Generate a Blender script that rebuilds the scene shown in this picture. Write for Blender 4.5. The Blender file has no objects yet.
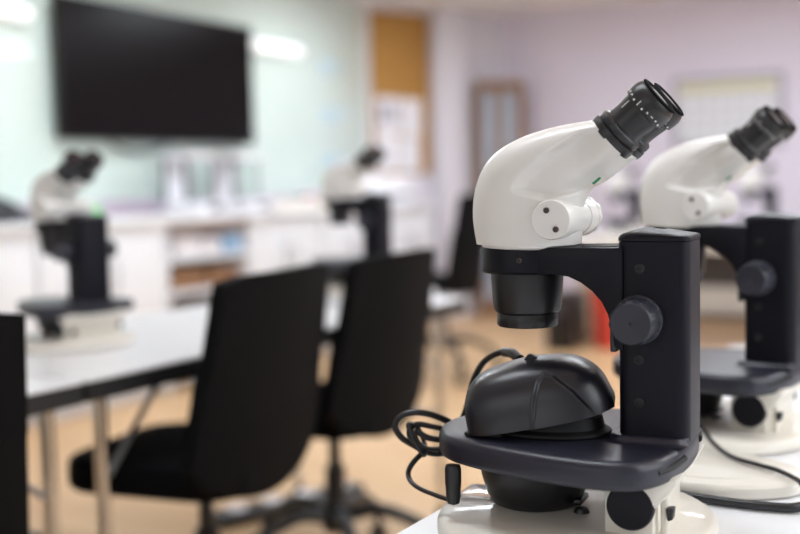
import bpy, bmesh, math, random
from mathutils import Vector, Matrix
random.seed(7)
PI = math.pi
R = math.radians
SC = bpy.context.scene
COL = SC.collection
U = 0.001077            # microscope drawing unit in metres
TT = 0.75               # table top height

# ------------------------------------------------------------------ helpers
def link(o, parent=None):
    COL.objects.link(o)
    if parent is not None:
        o.parent = parent
    return o

def thing(name, label, cat, loc=(0, 0, 0), rz=0.0, group=None):
    o = bpy.data.objects.new(name, None)
    o.empty_display_size = 0.05
    o.location = loc
    o.rotation_euler = (0, 0, rz)
    o['label'] = label
    o['category'] = cat
    if group:
        o['group'] = group
    return link(o)

def tag(o, label, cat, group=None):
    o['label'] = label
    o['category'] = cat
    if group:
        o['group'] = group
    return o

def obj(name, bm, mat, parent=None, sharp=38, loc=None, rz=None, weld=True):
    me = bpy.data.meshes.new(name)
    bmesh.ops.recalc_face_normals(bm, faces=bm.faces)
    lim = R(sharp)
    for e in bm.edges:
        if len(e.link_faces) == 2:
            e.smooth = e.calc_face_angle(0) < lim
        else:
            e.smooth = False
    for f in bm.faces:
        f.smooth = True
    bm.to_mesh(me)
    bm.free()
    mats = mat if isinstance(mat, (list, tuple)) else [mat]
    for m in mats:
        me.materials.append(m)
    o = bpy.data.objects.new(name, me)
    if loc is not None:
        o.location = loc
    if rz is not None:
        o.rotation_euler = (0, 0, rz)
    return link(o, parent)

def struct(name, bm, mat, parent=None):
    o = obj(name, bm, mat, parent)
    if parent is None:
        o['kind'] = 'structure'
    return o

def dup(root, loc, rz, label, group=None):
    r = root.copy()
    COL.objects.link(r)
    r.location = loc
    r.rotation_euler = (0, 0, rz)
    r['label'] = label
    if group:
        r['group'] = group
    for ch in list(root.children):
        c = ch.copy()
        COL.objects.link(c)
        c.parent = r
        for g in ch.children:
            d = g.copy()
            COL.objects.link(d)
            d.parent = c
    return r

def NB():
    return bmesh.new()

def merge(bm, tmp, M=None, mi=0):
    if M is not None:
        bmesh.ops.transform(tmp, matrix=M, verts=tmp.verts)
    vm = {}
    for v in tmp.verts:
        vm[v] = bm.verts.new(v.co)
    for f in tmp.faces:
        try:
            nf = bm.faces.new([vm[v] for v in f.verts])
            nf.material_index = mi
        except ValueError:
            pass
    tmp.free()
    return bm

def box(bm, x0, x1, y0, y1, z0, z1, bev=0.0, seg=2, M=None, mi=0):
    t = bmesh.new()
    bmesh.ops.create_cube(t, size=1.0)
    for v in t.verts:
        v.co = Vector(((x0 + x1) / 2 + v.co.x * (x1 - x0), (y0 + y1) / 2 + v.co.y * (y1 - y0), (z0 + z1) / 2 + v.co.z * (z1 - z0)))
    if bev > 0:
        bmesh.ops.bevel(t, geom=list(t.edges), offset=bev, segments=seg, affect='EDGES', profile=0.5)
    return merge(bm, t, M, mi)

def prism(bm, pts, a0, a1, axis='z', bev=0.0, seg=2, M=None, mi=0):
    """polygon in two axes pulled along the third: 'z' pts=(x,y), 'y' pts=(x,z), 'x' pts=(y,z)"""
    t = bmesh.new()
    def P(p, a):
        return {'z': (p[0], p[1], a), 'y': (p[0], a, p[1]), 'x': (a, p[0], p[1])}[axis]
    lo = [t.verts.new(P(p, a0)) for p in pts]
    hi = [t.verts.new(P(p, a1)) for p in pts]
    n = len(pts)
    t.faces.new(lo[::-1])
    t.faces.new(hi)
    for i in range(n):
        t.faces.new((lo[i], lo[(i + 1) % n], hi[(i + 1) % n], hi[i]))
    bmesh.ops.recalc_face_normals(t, faces=t.faces)
    if bev > 0:
        es = [e for e in t.edges if e.calc_face_angle(0) > R(30)]
        bmesh.ops.bevel(t, geom=es, offset=bev, segments=seg, affect='EDGES', profile=0.5)
    return merge(bm, t, M, mi)

def frame_z(d):
    d = Vector(d).normalized()
    a = Vector((0, 0, 1)) if abs(d.z) < 0.95 else Vector((1, 0, 0))
    x = a.cross(d).normalized()
    y = d.cross(x)
    return Matrix((x, y, d)).transposed().to_4x4()

def lathe(bm, prof, c=(0, 0, 0), d=(0, 0, 1), n=40, ripple=None, mi=0, sx=1.0, sy=1.0):
    """prof = [(radius, height)] turned about direction d through c; closed by caps"""
    M = Matrix.Translation(Vector(c)) @ frame_z(d)
    t = bmesh.new()
    rings = []
    for k, (r, h) in enumerate(prof):
        ring = []
        for i in range(n):
            a = 2 * PI * i / n
            rr = r
            if ripple and k in ripple[0]:
                rr = r * (1 + ripple[1] * (1 if (i % ripple[2]) < ripple[2] / 2 else -1))
            ring.append(t.verts.new((rr * math.cos(a) * sx, rr * math.sin(a) * sy, h)))
        rings.append(ring)
    for a, b in zip(rings, rings[1:]):
        for i in range(n):
            t.faces.new((a[i], a[(i + 1) % n], b[(i + 1) % n], b[i]))
    t.faces.new(rings[0][::-1])
    t.faces.new(rings[-1])
    return merge(bm, t, M, mi)

def catmull(pts, sub=8, closed=False):
    P = [Vector(p) for p in pts]
    n = len(P)
    out = []
    rng = n if closed else n - 1
    for i in range(rng):
        if closed:
            p0, p1, p2, p3 = P[(i - 1) % n], P[i], P[(i + 1) % n], P[(i + 2) % n]
        else:
            p1, p2 = P[i], P[i + 1]
            p0 = P[i - 1] if i > 0 else p1 * 2 - p2
            p3 = P[i + 2] if i + 2 < n else p2 * 2 - p1
        for k in range(sub):
            t = k / sub
            out.append(0.5 * ((2 * p1) + (p2 - p0) * t + (2 * p0 - 5 * p1 + 4 * p2 - p3) * t * t + (3 * p1 - p0 - 3 * p2 + p3) * t ** 3))
    if not closed:
        out.append(P[-1])
    return out

def tube(bm, pts, r, n=10, sub=8, closed=False, smooth=True, flat=1.0, mi=0):
    P = catmull(pts, sub, closed) if smooth else [Vector(p) for p in pts]
    t = bmesh.new()
    m = len(P)
    rings = []
    ref = None
    for i in range(m):
        if closed:
            d = P[(i + 1) % m] - P[i - 1]
        else:
            d = P[min(i + 1, m - 1)] - P[max(i - 1, 0)]
        d.normalize()
        if ref is None:
            ref = Vector((0, 0, 1)) if abs(d.z) < 0.9 else Vector((1, 0, 0))
        x = ref - d * ref.dot(d)
        if x.length < 1e-6:
            x = d.orthogonal()
        x.normalize()
        y = d.cross(x)
        ref = x
        rr = r[i * (len(r) - 1) // max(m - 1, 1)] if isinstance(r, (list, tuple)) else r
        rings.append([t.verts.new(P[i] + x * (rr * math.cos(2 * PI * k / n)) + y * (rr * flat * math.sin(2 * PI * k / n))) for k in range(n)])
    for i in range(m if closed else m - 1):
        a, b = rings[i], rings[(i + 1) % m]
        for k in range(n):
            t.faces.new((a[k], a[(k + 1) % n], b[(k + 1) % n], b[k]))
    if not closed:
        t.faces.new(rings[0][::-1])
        t.faces.new(rings[-1])
    return merge(bm, t, None, mi)

def sgnpow(c, e):
    return math.copysign(abs(c) ** e, c)

def sm(t):
    t = max(0.0, min(1.0, t))
    return t * t * (3 - 2 * t)

def poly_depth(x, z, poly):
    """distance to the border for a point inside the polygon, minus for outside"""
    inside = False
    best = 1e9
    n = len(poly)
    for i in range(n):
        (x1, z1), (x2, z2) = poly[i], poly[(i + 1) % n]
        if (z1 > z) != (z2 > z) and x < (x2 - x1) * (z - z1) / (z2 - z1) + x1:
            inside = not inside
        dx, dz = x2 - x1, z2 - z1
        t = max(0, min(1, ((x - x1) * dx + (z - z1) * dz) / (dx * dx + dz * dz)))
        best = min(best, math.hypot(x - x1 - t * dx, z - z1 - t * dz))
    return best if inside else -best

def scale_bm(bm, s=U):
    bmesh.ops.scale(bm, vec=(s, s, s), verts=bm.verts)
    return bm

# ------------------------------------------------------------------ materials
def mat(name, col, rough=0.5, spec=0.5, metal=0.0, bump=0.0, bscale=300.0, var=0.0, vscale=6.0, emit=None, coat=0.0, trans=0.0, estr=1.0, sub=0.0):
    m = bpy.data.materials.new(name)
    m.use_nodes = True
    nt = m.node_tree
    b = nt.nodes['Principled BSDF']
    b.inputs['Base Color'].default_value = (*col, 1)
    b.inputs['Roughness'].default_value = rough
    b.inputs['Metallic'].default_value = metal
    b.inputs['Specular IOR Level'].default_value = spec
    b.inputs['Coat Weight'].default_value = coat
    b.inputs['Transmission Weight'].default_value = trans
    if sub:
        b.inputs['Subsurface Weight'].default_value = sub
        b.inputs['Subsurface Radius'].default_value = (0.01, 0.008, 0.006)
        b.inputs['Subsurface Scale'].default_value = 0.3
    if emit:
        b.inputs['Emission Color'].default_value = (*emit, 1)
        b.inputs['Emission Strength'].default_value = estr
    tc = nt.nodes.new('ShaderNodeTexCoord')
    if var > 0:
        n = nt.nodes.new('ShaderNodeTexNoise')
        n.inputs['Scale'].default_value = vscale
        n.inputs['Detail'].default_value = 4
        r = nt.nodes.new('ShaderNodeMixRGB')
        r.blend_type = 'MIX'
        r.inputs['Color1'].default_value = (*[c * (1 - var) for c in col], 1)
        r.inputs['Color2'].default_value = (*[min(1, c * (1 + var)) for c in col], 1)
        nt.links.new(tc.outputs['Object'], n.inputs['Vector'])
        nt.links.new(n.outputs['Fac'], r.inputs['Fac'])
        nt.links.new(r.outputs['Color'], b.inputs['Base Color'])
    if bump > 0:
        n = nt.nodes.new('ShaderNodeTexNoise')
        n.inputs['Scale'].default_value = bscale
        n.inputs['Detail'].default_value = 2
        p = nt.nodes.new('ShaderNodeBump')
        p.inputs['Strength'].default_value = bump
        p.inputs['Distance'].default_value = 0.001
        nt.links.new(tc.outputs['Object'], n.inputs['Vector'])
        nt.links.new(n.outputs['Fac'], p.inputs['Height'])
        nt.links.new(p.outputs['Normal'], b.inputs['Normal'])
    return m

def wood_floor():
    m = mat('oak_laminate', (0.55, 0.36, 0.2), rough=0.42)
    nt = m.node_tree
    b = nt.nodes['Principled BSDF']
    tc = nt.nodes.new('ShaderNodeTexCoord')
    mp = nt.nodes.new('ShaderNodeMapping')
    mp.inputs['Rotation'].default_value = (0, 0, 0)
    br = nt.nodes.new('ShaderNodeTexBrick')
    br.inputs['Scale'].default_value = 1.0
    br.inputs['Brick Width'].default_value = 1.2
    br.inputs['Row Height'].default_value = 0.13
    br.inputs['Mortar Size'].default_value = 0.002
    br.inputs['Color1'].default_value = (0.56, 0.355, 0.185, 1)
    br.inputs['Color2'].default_value = (0.62, 0.41, 0.225, 1)
    br.inputs['Mortar'].default_value = (0.40, 0.25, 0.13, 1)
    st = nt.nodes.new('ShaderNodeMapping')
    st.inputs['Scale'].default_value = (2, 40, 1)
    no = nt.nodes.new('ShaderNodeTexNoise')
    no.inputs['Scale'].default_value = 1.5
    no.inputs['Detail'].default_value = 5
    mx = nt.nodes.new('ShaderNodeMixRGB')
    mx.blend_type = 'OVERLAY'
    mx.inputs['Fac'].default_value = 0.35
    L = nt.links.new
    L(tc.outputs['Object'], mp.inputs['Vector'])
    L(mp.outputs['Vector'], br.inputs['Vector'])
    L(mp.outputs['Vector'], st.inputs['Vector'])
    L(st.outputs['Vector'], no.inputs['Vector'])
    L(br.outputs['Color'], mx.inputs['Color1'])
    L(no.outputs['Fac'], mx.inputs['Color2'])
    L(mx.outputs['Color'], b.inputs['Base Color'])
    return m

NAVY = mat('dark_navy_plastic', (0.0042, 0.0042, 0.0090), rough=0.42, spec=0.2, bump=0.06, bscale=1500)
STAGE = mat('dark_stage_plastic', (0.014, 0.0145, 0.026), rough=0.36, spec=0.5, bump=0.05, bscale=1500)
BLACK = mat('black_plastic', (0.012, 0.012, 0.014), rough=0.35, spec=0.5)
RUBBER = mat('dull_black_rubber', (0.008, 0.008, 0.009), rough=0.95, spec=0.1)
DEEP = mat('deep_black', (0.004, 0.004, 0.005), rough=0.6)
DOME = mat('satin_black_plastic', (0.0095, 0.0095, 0.015), rough=0.32, spec=0.55, bump=0.04, bscale=2000)
KNOB = mat('grey_black_knob', (0.016, 0.017, 0.028), rough=0.45)
CREAM = mat('cream_enamel', (0.80, 0.785, 0.755), rough=0.36, spec=0.5, bump=0.02, bscale=900, coat=0.15)
CREAM2 = mat('cream_base_enamel', (0.80, 0.76, 0.68), rough=0.35, spec=0.5, coat=0.2)
STEEL = mat('screw_steel', (0.10, 0.075, 0.07), rough=0.3, metal=0.9)
CHROME = mat('chrome_tube', (0.72, 0.70, 0.67), rough=0.18, metal=1.0)
LENS = mat('lens_glass', (0.05, 0.03, 0.04), rough=0.35, spec=0.35)
WHITE = mat('white_paint_mark', (0.85, 0.85, 0.85), rough=0.5)
GREEN = mat('green_mark', (0.02, 0.25, 0.10), rough=0.5)
LAMINATE = mat('white_laminate', (0.86, 0.87, 0.89), rough=0.28, spec=0.5, var=0.02, vscale=3)
EDGE = mat('black_edge_band', (0.012, 0.012, 0.013), rough=0.5)
FABRIC = mat('black_mesh_fabric', (0.0028, 0.0030, 0.0040), rough=0.85, spec=0.12, bump=0.3, bscale=900)
CABWHITE = mat('white_cabinet', (0.76, 0.77, 0.80), rough=0.4, var=0.02)
SHELFIN = mat('shelf_inside', (0.30, 0.25, 0.24), rough=0.6)
GLASSBOARD = mat('pale_green_board', (0.66, 0.755, 0.70), rough=0.09, spec=0.5, var=0.015, vscale=0.8)
WALLG = mat('pale_wall_paint', (0.74, 0.76, 0.73), rough=0.8, bump=0.05, bscale=200)
LAV = mat('lavender_wall_paint', (0.76, 0.70, 0.80), rough=0.8, bump=0.05, bscale=200)
WALLW = mat('white_wall_paint', (0.74, 0.71, 0.77), rough=0.8, bump=0.05, bscale=200)
CEIL = mat('ceiling_paint', (0.84, 0.79, 0.78), rough=0.9, bump=0.1, bscale=120)
FLOOR = wood_floor()
TVBODY = mat('tv_bezel', (0.006, 0.006, 0.007), rough=0.3)
TVSCREEN = mat('tv_screen', (0.0045, 0.0030, 0.0035), rough=0.25, spec=0.12)
CORK = mat('cork', (0.46, 0.235, 0.06), rough=0.9, bump=0.4, bscale=250, var=0.2, vscale=60)
PAPER = mat('white_paper', (0.86, 0.84, 0.88), rough=0.8)
PAPERG = mat('grey_print', (0.35, 0.33, 0.38), rough=0.8)
BROWN = mat('brown_wood', (0.26, 0.135, 0.07), rough=0.5, var=0.25, vscale=12)
GLASSB = mat('bluish_glass', (0.30, 0.36, 0.45), rough=0.1, spec=0.6)
GREYM = mat('grey_metal', (0.42, 0.42, 0.44), rough=0.4, metal=0.6)
FRAMEG = mat('grey_frame', (0.40, 0.37, 0.42), rough=0.5)
YELLOW = mat('pale_yellow_print', (0.70, 0.66, 0.42), rough=0.8)
CELL = mat('pale_cell_print', (0.80, 0.80, 0.82), rough=0.8)
CELLG = mat('pale_line_print', (0.48, 0.47, 0.55), rough=0.8)
BLUEINK = mat('blue_marker_ink', (0.50, 0.66, 0.78), rough=0.3)
RED = mat('red_plastic', (0.55, 0.05, 0.035), rough=0.45)
PINK = mat('pink_plastic', (0.65, 0.30, 0.38), rough=0.5)
LIME = mat('green_plastic', (0.08, 0.62, 0.08), rough=0.4)
BLUE = mat('blue_card', (0.30, 0.48, 0.70), rough=0.6)
TAN = mat('tan_wood_leg', (0.62, 0.50, 0.38), rough=0.5)
CREAMP = mat('cream_panel', (0.74, 0.69, 0.62), rough=0.5)
TEAL = mat('pale_teal_top', (0.60, 0.72, 0.70), rough=0.4)
LILAC = mat('lilac_tile', (0.60, 0.50, 0.60), rough=0.5)
CLEAR = mat('clear_glass', (0.90, 0.97, 0.95), rough=0.03, trans=1.0)
GLINTW = mat('board_glint_glow', (0.9, 0.9, 0.9), emit=(1.0, 1.0, 1.0), estr=0.55)  # weak glow that imitates reflections on the writing board
LAMPM = mat('lamp_diffuser', (0.9, 0.9, 0.9), emit=(0.86, 0.93, 1.0), estr=15.0)
LAMPB = mat('bright_lamp_diffuser', (0.9, 0.9, 0.9), emit=(0.84, 0.92, 1.0), estr=34.0)
DARKG = mat('dark_grey_plastic', (0.06, 0.06, 0.07), rough=0.5)

# ------------------------------------------------------------------ camera
a, p, ro = R(30), R(4.17), R(1.2)
F = Vector((-math.sin(a) * math.cos(p), math.cos(a) * math.cos(p), -math.sin(p)))
R0 = Vector((math.cos(a), math.sin(a), 0))
U0 = R0.cross(F)
RR = R0 * math.cos(ro) - U0 * math.sin(ro)
UU = RR.cross(F)
cam = bpy.data.cameras.new('camera')
cam.sensor_width = 36
cam.lens = 1111 / 800 * 36
cam.clip_start = 0.02
cam.dof.use_dof = True
cam.dof.focus_distance = 1.17
cam.dof.aperture_fstop = 2.1
co = bpy.data.objects.new('camera', cam)
COL.objects.link(co)
M = Matrix((RR, UU, -F)).transposed().to_4x4()
M.translation = Vector((0, 0, 1.128))
co.matrix_world = M
SC.camera = co

# ------------------------------------------------------------------ microscope
def head_bm():
    st = [  # top/left point, bottom/right point, half width, exponent
        ((-47, 291), (56, 290), 47, 2.5),
        ((-50, 318), (58, 314), 48.5, 2.6),
        ((-47, 345), (60, 331), 49.5, 2.7),
        ((-37, 368), (66, 343), 50, 2.8),
        ((-22, 384), (78, 350), 50, 2.8),
        ((4, 397), (90, 358), 50, 2.8),
        ((40, 406), (100, 366), 50, 2.9),
        ((79, 411), (110, 373), 50, 3.0)]
    pts = catmull([(s[0][0], s[0][1], s[1][0]) for s in st], 10)
    pts2 = catmull([(s[1][1], s[2], s[3]) for s in st], 10)
    n = 112
    scoop = [(7, 342), (15, 357), (37, 381), (68, 399), (100, 404), (112, 372), (92, 352), (62, 339), (34, 335)]
    bm = NB()
    rings = []
    for q, w in zip(pts, pts2):
        L = Vector((q.x, 0, q.y)); B = Vector((q.z, 0, w.x))
        c = (L + B) / 2; ax = (L - B) / 2
        ring = []
        for i in range(n):
            ph = 2 * PI * (i + 0.5) / n
            e = 2 / w.z
            P = c + ax * sgnpow(math.cos(ph), e)
            y = w.y * sgnpow(math.sin(ph), e)
            d = poly_depth(P.x, P.z, scoop)
            k = sm((d + 0.5) / 6.0) * (1 - sm((P.x - 62) / 40)) * sm((abs(y) - 15) / 20)
            y -= math.copysign(11.5 * k, y)
            ring.append(bm.verts.new((P.x, y, P.z)))
        rings.append(ring)
    for ra, rb in zip(rings, rings[1:]):
        for i in range(n):
            bm.faces.new((ra[i], ra[(i + 1) % n], rb[(i + 1) % n], rb[i]))
    bm.faces.new(rings[0][::-1]); bm.faces.new(rings[-1])
    return bm

EC = Vector((94.4, 0, 392.1)); ED = Vector((0.775, 0, 0.632)).normalized()

def eyepiece_pt(s, h, ang, r):
    Mx = frame_z(ED)
    return (EC + Vector((0, 24.2 * s, 0))) + (Mx @ Vector((r * math.cos(ang), r * math.sin(ang), h)))

def outline_stage(off=0.0):
    h = [(-90, 0), (-86, -28), (-70, -58), (-46, -78), (-10, -96), (35, -112), (76, -122), (110, -125), (137, -116), (154, -92), (163, -58), (167, -20)]
    full = h + [(x, -y) for x, y in h[:0:-1]]
    P = catmull([(x, y, 0) for x, y in full], 5, True)
    out = []
    n = len(P)
    for i in range(n):
        d = (P[(i + 1) % n] - P[i - 1]); d.normalize()
        nn = Vector((d.y, -d.x, 0))
        out.append(P[i] + nn * off)
    return out

def stack(bm, levels, fn, mi=0):
    t = bmesh.new()
    rings = []
    for off, z in levels:
        rings.append([t.verts.new((v.x, v.y, z)) for v in fn(off)])
    n = len(rings[0])
    for ra, rb in zip(rings, rings[1:]):
        for i in range(n):
            t.faces.new((ra[i], ra[(i + 1) % n], rb[(i + 1) % n], rb[i]))
    t.faces.new(rings[0][::-1]); t.faces.new(rings[-1])
    return merge(bm, t, None, mi)

def rrect(x0, x1, y0, y1, rad, n=8):
    pts = []
    for cx, cy, a0 in ((x1 - rad, y1 - rad, 0), (x0 + rad, y1 - rad, 90), (x0 + rad, y0 + rad, 180), (x1 - rad, y0 + rad, 270)):
        for k in range(n + 1):
            an = R(a0 + 90 * k / n)
            pts.append((cx + rad * math.cos(an), cy + rad * math.sin(an)))
    return pts

def hexscrew(bm, c, d, r):
    lathe(bm, [(r, -1), (r, 1.2), (r * 0.85, 1.6), (r * 0.5, 1.6), (r * 0.5, 0.2)], c, d, 18)

def make_microscope(label):
    t = thing('stereo_microscope', label, 'microscope', (0, 0, TT), 0, 'stereo microscopes set out on the tables')
    # base dish
    bm = NB()
    lathe(bm, [(0.90, 0), (0.98, 1.5), (1.0, 5), (1.0, 13), (0.985, 17), (0.95, 20), (0.88, 22), (0.55, 25), (0.2, 26)], (50, 0, 0), (0, 0, 1), 72)
    for v in bm.verts:
        v.co.x = 50 + (v.co.x - 50) * 139; v.co.y *= 146
    base = obj('base', scale_bm(bm), CREAM2, t)
    bm = NB()
    lathe(bm, [(0.93, 0), (0.955, 0), (0.965, 1.2), (0.93, 1.8)], (50, 0, 0), (0, 0, 1), 72)
    for v in bm.verts:
        v.co.x = 50 + (v.co.x - 50) * 139; v.co.y *= 146
    obj('rubber_foot', scale_bm(bm), BLACK, base)
    bm = NB()
    prism(bm, rrect(-76, -36, -6, 40, 6, 4), 21, 26.5, 'z', 1)
    obj('mirror_plate', scale_bm(bm), CHROME, base)
    # pedestal under the stage
    bm = NB()
    box(bm, 96, 142, -70, 70, 18, 82, 3, 2)
    prism(bm, [(126, 82), (165, 82), (165, 76), (156, 64), (144, 52), (134, 46), (126, 44)], -78, 78, 'y', 4, 2)
    lathe(bm, [(4, 20), (4, 60)], (149, -52, 0), (0, 0, 1), 14)
    ped = obj('pedestal', scale_bm(bm), CREAM2, t)
    bm = NB()
    prism(bm, [(151, 49), (159, 50), (158, 39), (153, 37)], -62, -50, 'y', 1.5)
    obj('cable_clip', scale_bm(bm), BLACK, ped)
    for s in (-1, 1):
        bm = NB()
        lathe(bm, [(20, 0), (22, 1), (22, 7), (20.5, 9), (3, 9.4)], (122, 70 * s, 52), (0, s, 0), 44)
        obj('mirror_knob', scale_bm(bm), NAVY, t)
    # stage plate
    bm = NB()
    stack(bm, [(-9, 77), (-4, 77.5), (-1, 79.5), (0, 83), (0, 95), (-1.2, 99), (-4, 102), (-8, 103.6), (-14, 104.0)], outline_stage)
    stg = obj('stage', scale_bm(bm), STAGE, t, sharp=50)
    bm = NB()
    def boss(off):
        return [Vector((x, y, 0)) for x, y in rrect(94 - off, 168 + off * 0.1, -44 - off, 44 + off, 16, 8)]
    stack(bm, [(9, 103.5), (4, 104.6), (1.5, 107), (0.5, 110), (-2, 110.6)], boss)
    obj('column_socket', scale_bm(bm), STAGE, stg, sharp=60)
    for s in (-1, 1):
        bm = NB()
        q = catmull([(150, -95 * s, 91), (160, -71 * s, 92), (165, -42 * s, 93)], 6)
        tube(bm, q, 3.6, 8, smooth=False)
        obj('stage_slot', scale_bm(bm), DEEP, stg)
    # bowl below the stage
    bm = NB()
    lathe(bm, [(22, 22), (34, 23.5), (44, 28), (50, 38), (55, 56), (57, 78)], (8, 0, 0), (0, 0, 1), 48)
    box(bm, 46, 60, -16, 16, 30, 36, 2)
    obj('mirror_bowl', scale_bm(bm), BLACK, t)
    bm = NB()
    lathe(bm, [(8, 24), (8, 26), (6, 30)], (62, -22, 0), (0, 0, 1), 18)
    obj('mirror_foot', scale_bm(bm), BLACK, t)
    # column
    bm = NB()
    prism(bm, rrect(102, 169, -39, 39, 13, 6), 106, 294, 'z')
    col_ = obj('column', scale_bm(bm), NAVY, t)
    bm = NB()
    def cap(off):
        return [Vector((x, y, 0)) for x, y in rrect(101.5 - off, 169.5 + off, -39.5 - off, 39.5 + off, 13, 6)]
    stack(bm, [(0, 294.8), (0, 297.5), (-1.2, 300), (-4, 302), (-9, 303.6), (-18, 306), (-26, 307)], cap)
    for v in bm.verts:
        if v.co.z > 299:
            v.co.z -= max(0, v.co.x - 124) * 0.13 * (v.co.z - 299) / 8
    obj('column_cap', scale_bm(bm), NAVY, t, sharp=30)
    for (x, z) in ((124, 269), (123, 183), (123, 142)):
        bm = NB()
        hexscrew(bm, (x, -39, z), (0, -1, 0), 5)
        obj('screw', scale_bm(bm), DEEP, col_)
    # arm with its ring
    bm = NB()
    arch = [(20, 262.5), (42, 262.5), (55, 260.5), (67, 255), (78, 247), (87, 237), (93, 225), (97, 210), (99, 194), (108, 190), (108, 288.5), (60, 288.5), (20, 288.5)]
    prism(bm, arch, -38.5, 38.5, 'y', 1.6, 2)
    lathe(bm, [(30, 262), (43, 262), (45, 264), (45, 286.5), (44, 288.3), (30, 288.5)], (2, 0, 0), (0, 0, 1), 56)
    arm = obj('arm', scale_bm(bm), NAVY, t)
    bm = NB()
    prism(bm, rrect(62, 100, -26, 26, 10, 5), 288.0, 289.2, 'z')
    obj('arm_recess', scale_bm(bm), DEEP, arm)
    bm = NB()
    hexscrew(bm, (8, -44.3, 276), (0.05, -1, 0), 2.6)
    obj('screw', scale_bm(bm), STEEL, arm)
    bm = NB()
    box(bm, 95, 101.5, -37.5, 37.5, 189, 216, 1.5)
    obj('focus_slide', scale_bm(bm), BLACK, arm)
    for s in (-1, 1):
        bm = NB()
        lathe(bm, [(23, -3), (23.4, 3), (23.4, 4.5), (22, 5.5), (20.4, 31), (19.4, 32), (19.4, 34), (18.6, 35.2), (12, 34.4), (1.6, 33.6), (1.4, 32)], (122.5, 39 * s, 221), (0, s, 0), 72, ripple=((3, 4), 0.022, 6))
        obj('focus_knob', scale_bm(bm), KNOB, t)
    # objective
    bm = NB()
    lathe(bm, [(30, 263), (36.5, 262), (36.5, 256), (34.5, 228), (33, 222.5), (29.8, 220.5)], (2, 0, 0), (0, 0, 1), 56)
    ob = obj('objective', scale_bm(bm), BLACK, t)
    bm = NB()
    lathe(bm, [(29.6, 221), (30.6, 219.5), (30.6, 209), (29.6, 207.2), (26, 207.2), (25, 211), (5, 211.5)], (2, 0, 0), (0, 0, 1), 56, ripple=((1, 2), 0.008, 4))
    obj('objective_ring', scale_bm(bm), BLACK, ob)
    # head
    hd = obj('head', scale_bm(head_bm()), CREAM, t, sharp=70)
    bm = NB()
    lathe(bm, [(44, 286), (47.5, 288), (48, 291), (46, 294)], (5, 0, 0), (0, 0, 1), 64)
    obj('head_collar', scale_bm(bm), CREAM, hd)
    for s in (-1, 1):
        bm = NB()
        lathe(bm, [(19.2, -20), (19.2, 9), (20.2, 9.5), (20.2, 17), (19.6, 18.4), (4, 18.6)] if s > 0 else [(19.0, -20), (19.2, 10), (18.4, 11.6), (4, 11.8)], (44, 46 * s, 316), (0, s, 0), 60, ripple=((2, 3), 0.02, 6) if s > 0 else None)
        zk = obj('zoom_knob', scale_bm(bm), CREAM, t)
        for dx, dz in ((-4, 9), (5, -9)):
            bm = NB()
            hexscrew(bm, (44 + dx, (46 + (18.6 if s > 0 else 11.8)) * s, 316 + dz), (0, s, 0), 2.9)
            obj('screw', scale_bm(bm), STEEL, zk)
    # axle housing filling towards the second knob
    bm = NB()
    lathe(bm, [(18.5, -44), (18.5, 44)], (44, 0, 316), (0, 1, 0), 48)
    obj('zoom_axle', scale_bm(bm), CREAM, hd)
    bm = NB()
    m0 = Matrix.Translation((84, -38.2, 352)) @ Matrix.Rotation(R(-38), 4, 'Y')
    box(bm, -4.5, 4.5, -3, 1, -1.0, 1.0, 0, 1, m0)
    obj('green_dash', scale_bm(bm), GREEN, hd)
    # eyepieces
    for s in (-1, 1):
        c = EC + Vector((0, 24.2 * s, 0))
        bm = NB()
        lathe(bm, [(20, -4), (24.6, -1.5), (25, 2), (24.6, 6.5), (22.8, 7.4), (23.6, 8.5), (24, 10), (23.6, 14), (22, 15.5), (19.6, 16.5), (19.4, 24), (20.6, 38), (20.8, 39.5)], c, ED, 56)
        ep = obj('eyepiece', scale_bm(bm), BLACK, t)
        bm = NB()
        lathe(bm, [(21, 39.3), (22.9, 40), (23.4, 47), (23.4, 51), (22.3, 55), (20.6, 57.6), (19.6, 58.6), (16, 58.8)], c, ED, 56)
        dr = obj('diopter_ring', scale_bm(bm), BLACK, ep)
        bm = NB()
        lathe(bm, [(19.4, 57.5), (21.2, 58.4), (21.2, 59.6), (18.6, 60.6), (16.5, 60.4), (13, 57.4), (12, 56)], c, ED, 56)
        obj('eyecup', scale_bm(bm), RUBBER, ep)
        bm = NB()
        lathe(bm, [(12.5, 57.5), (12.5, 58.2), (8, 59.2), (3, 59.6)], c, ED, 32)
        obj('eye_lens', scale_bm(bm), LENS, ep)
        # scale marks printed round the ring and the index line on the barrel
        bm = NB()
        Mx = Matrix.Translation(c) @ frame_z(ED)
        for k in range(11):
            an = R(246 - k * 15)
            m1 = Mx @ Matrix.Rotation(an, 4, 'Z')
            if k == 5:
                box(bm, 22.6, 23.6, -0.4, 0.4, 40.6, 46.2, 0, 1, m1)
            elif k == 8:
                box(bm, 22.6, 23.6, -1.3, 1.3, 43.2, 43.9, 0, 1, m1)
                box(bm, 22.6, 23.6, -0.35, 0.35, 42.2, 44.9, 0, 1, m1)
            elif k == 2:
                box(bm, 22.6, 23.6, -1.5, 1.5, 43.2, 43.9, 0, 1, m1)
            else:
                box(bm, 22.6, 23.6, -0.8, 0.8, 41.0 + (k % 2) * 1.5, 42.8 + (k % 2) * 1.2, 0, 1, m1)
        obj('scale_marks', scale_bm(bm), WHITE, ep)
        bm = NB()
        m1 = Mx @ Matrix.Rotation(R(142), 4, 'Z')
        box(bm, 19.4, 20.75, -0.35, 0.35, 28, 37.5, 0, 1, m1)
        obj('index_line', scale_bm(bm), WHITE, ep)
    return t

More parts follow.
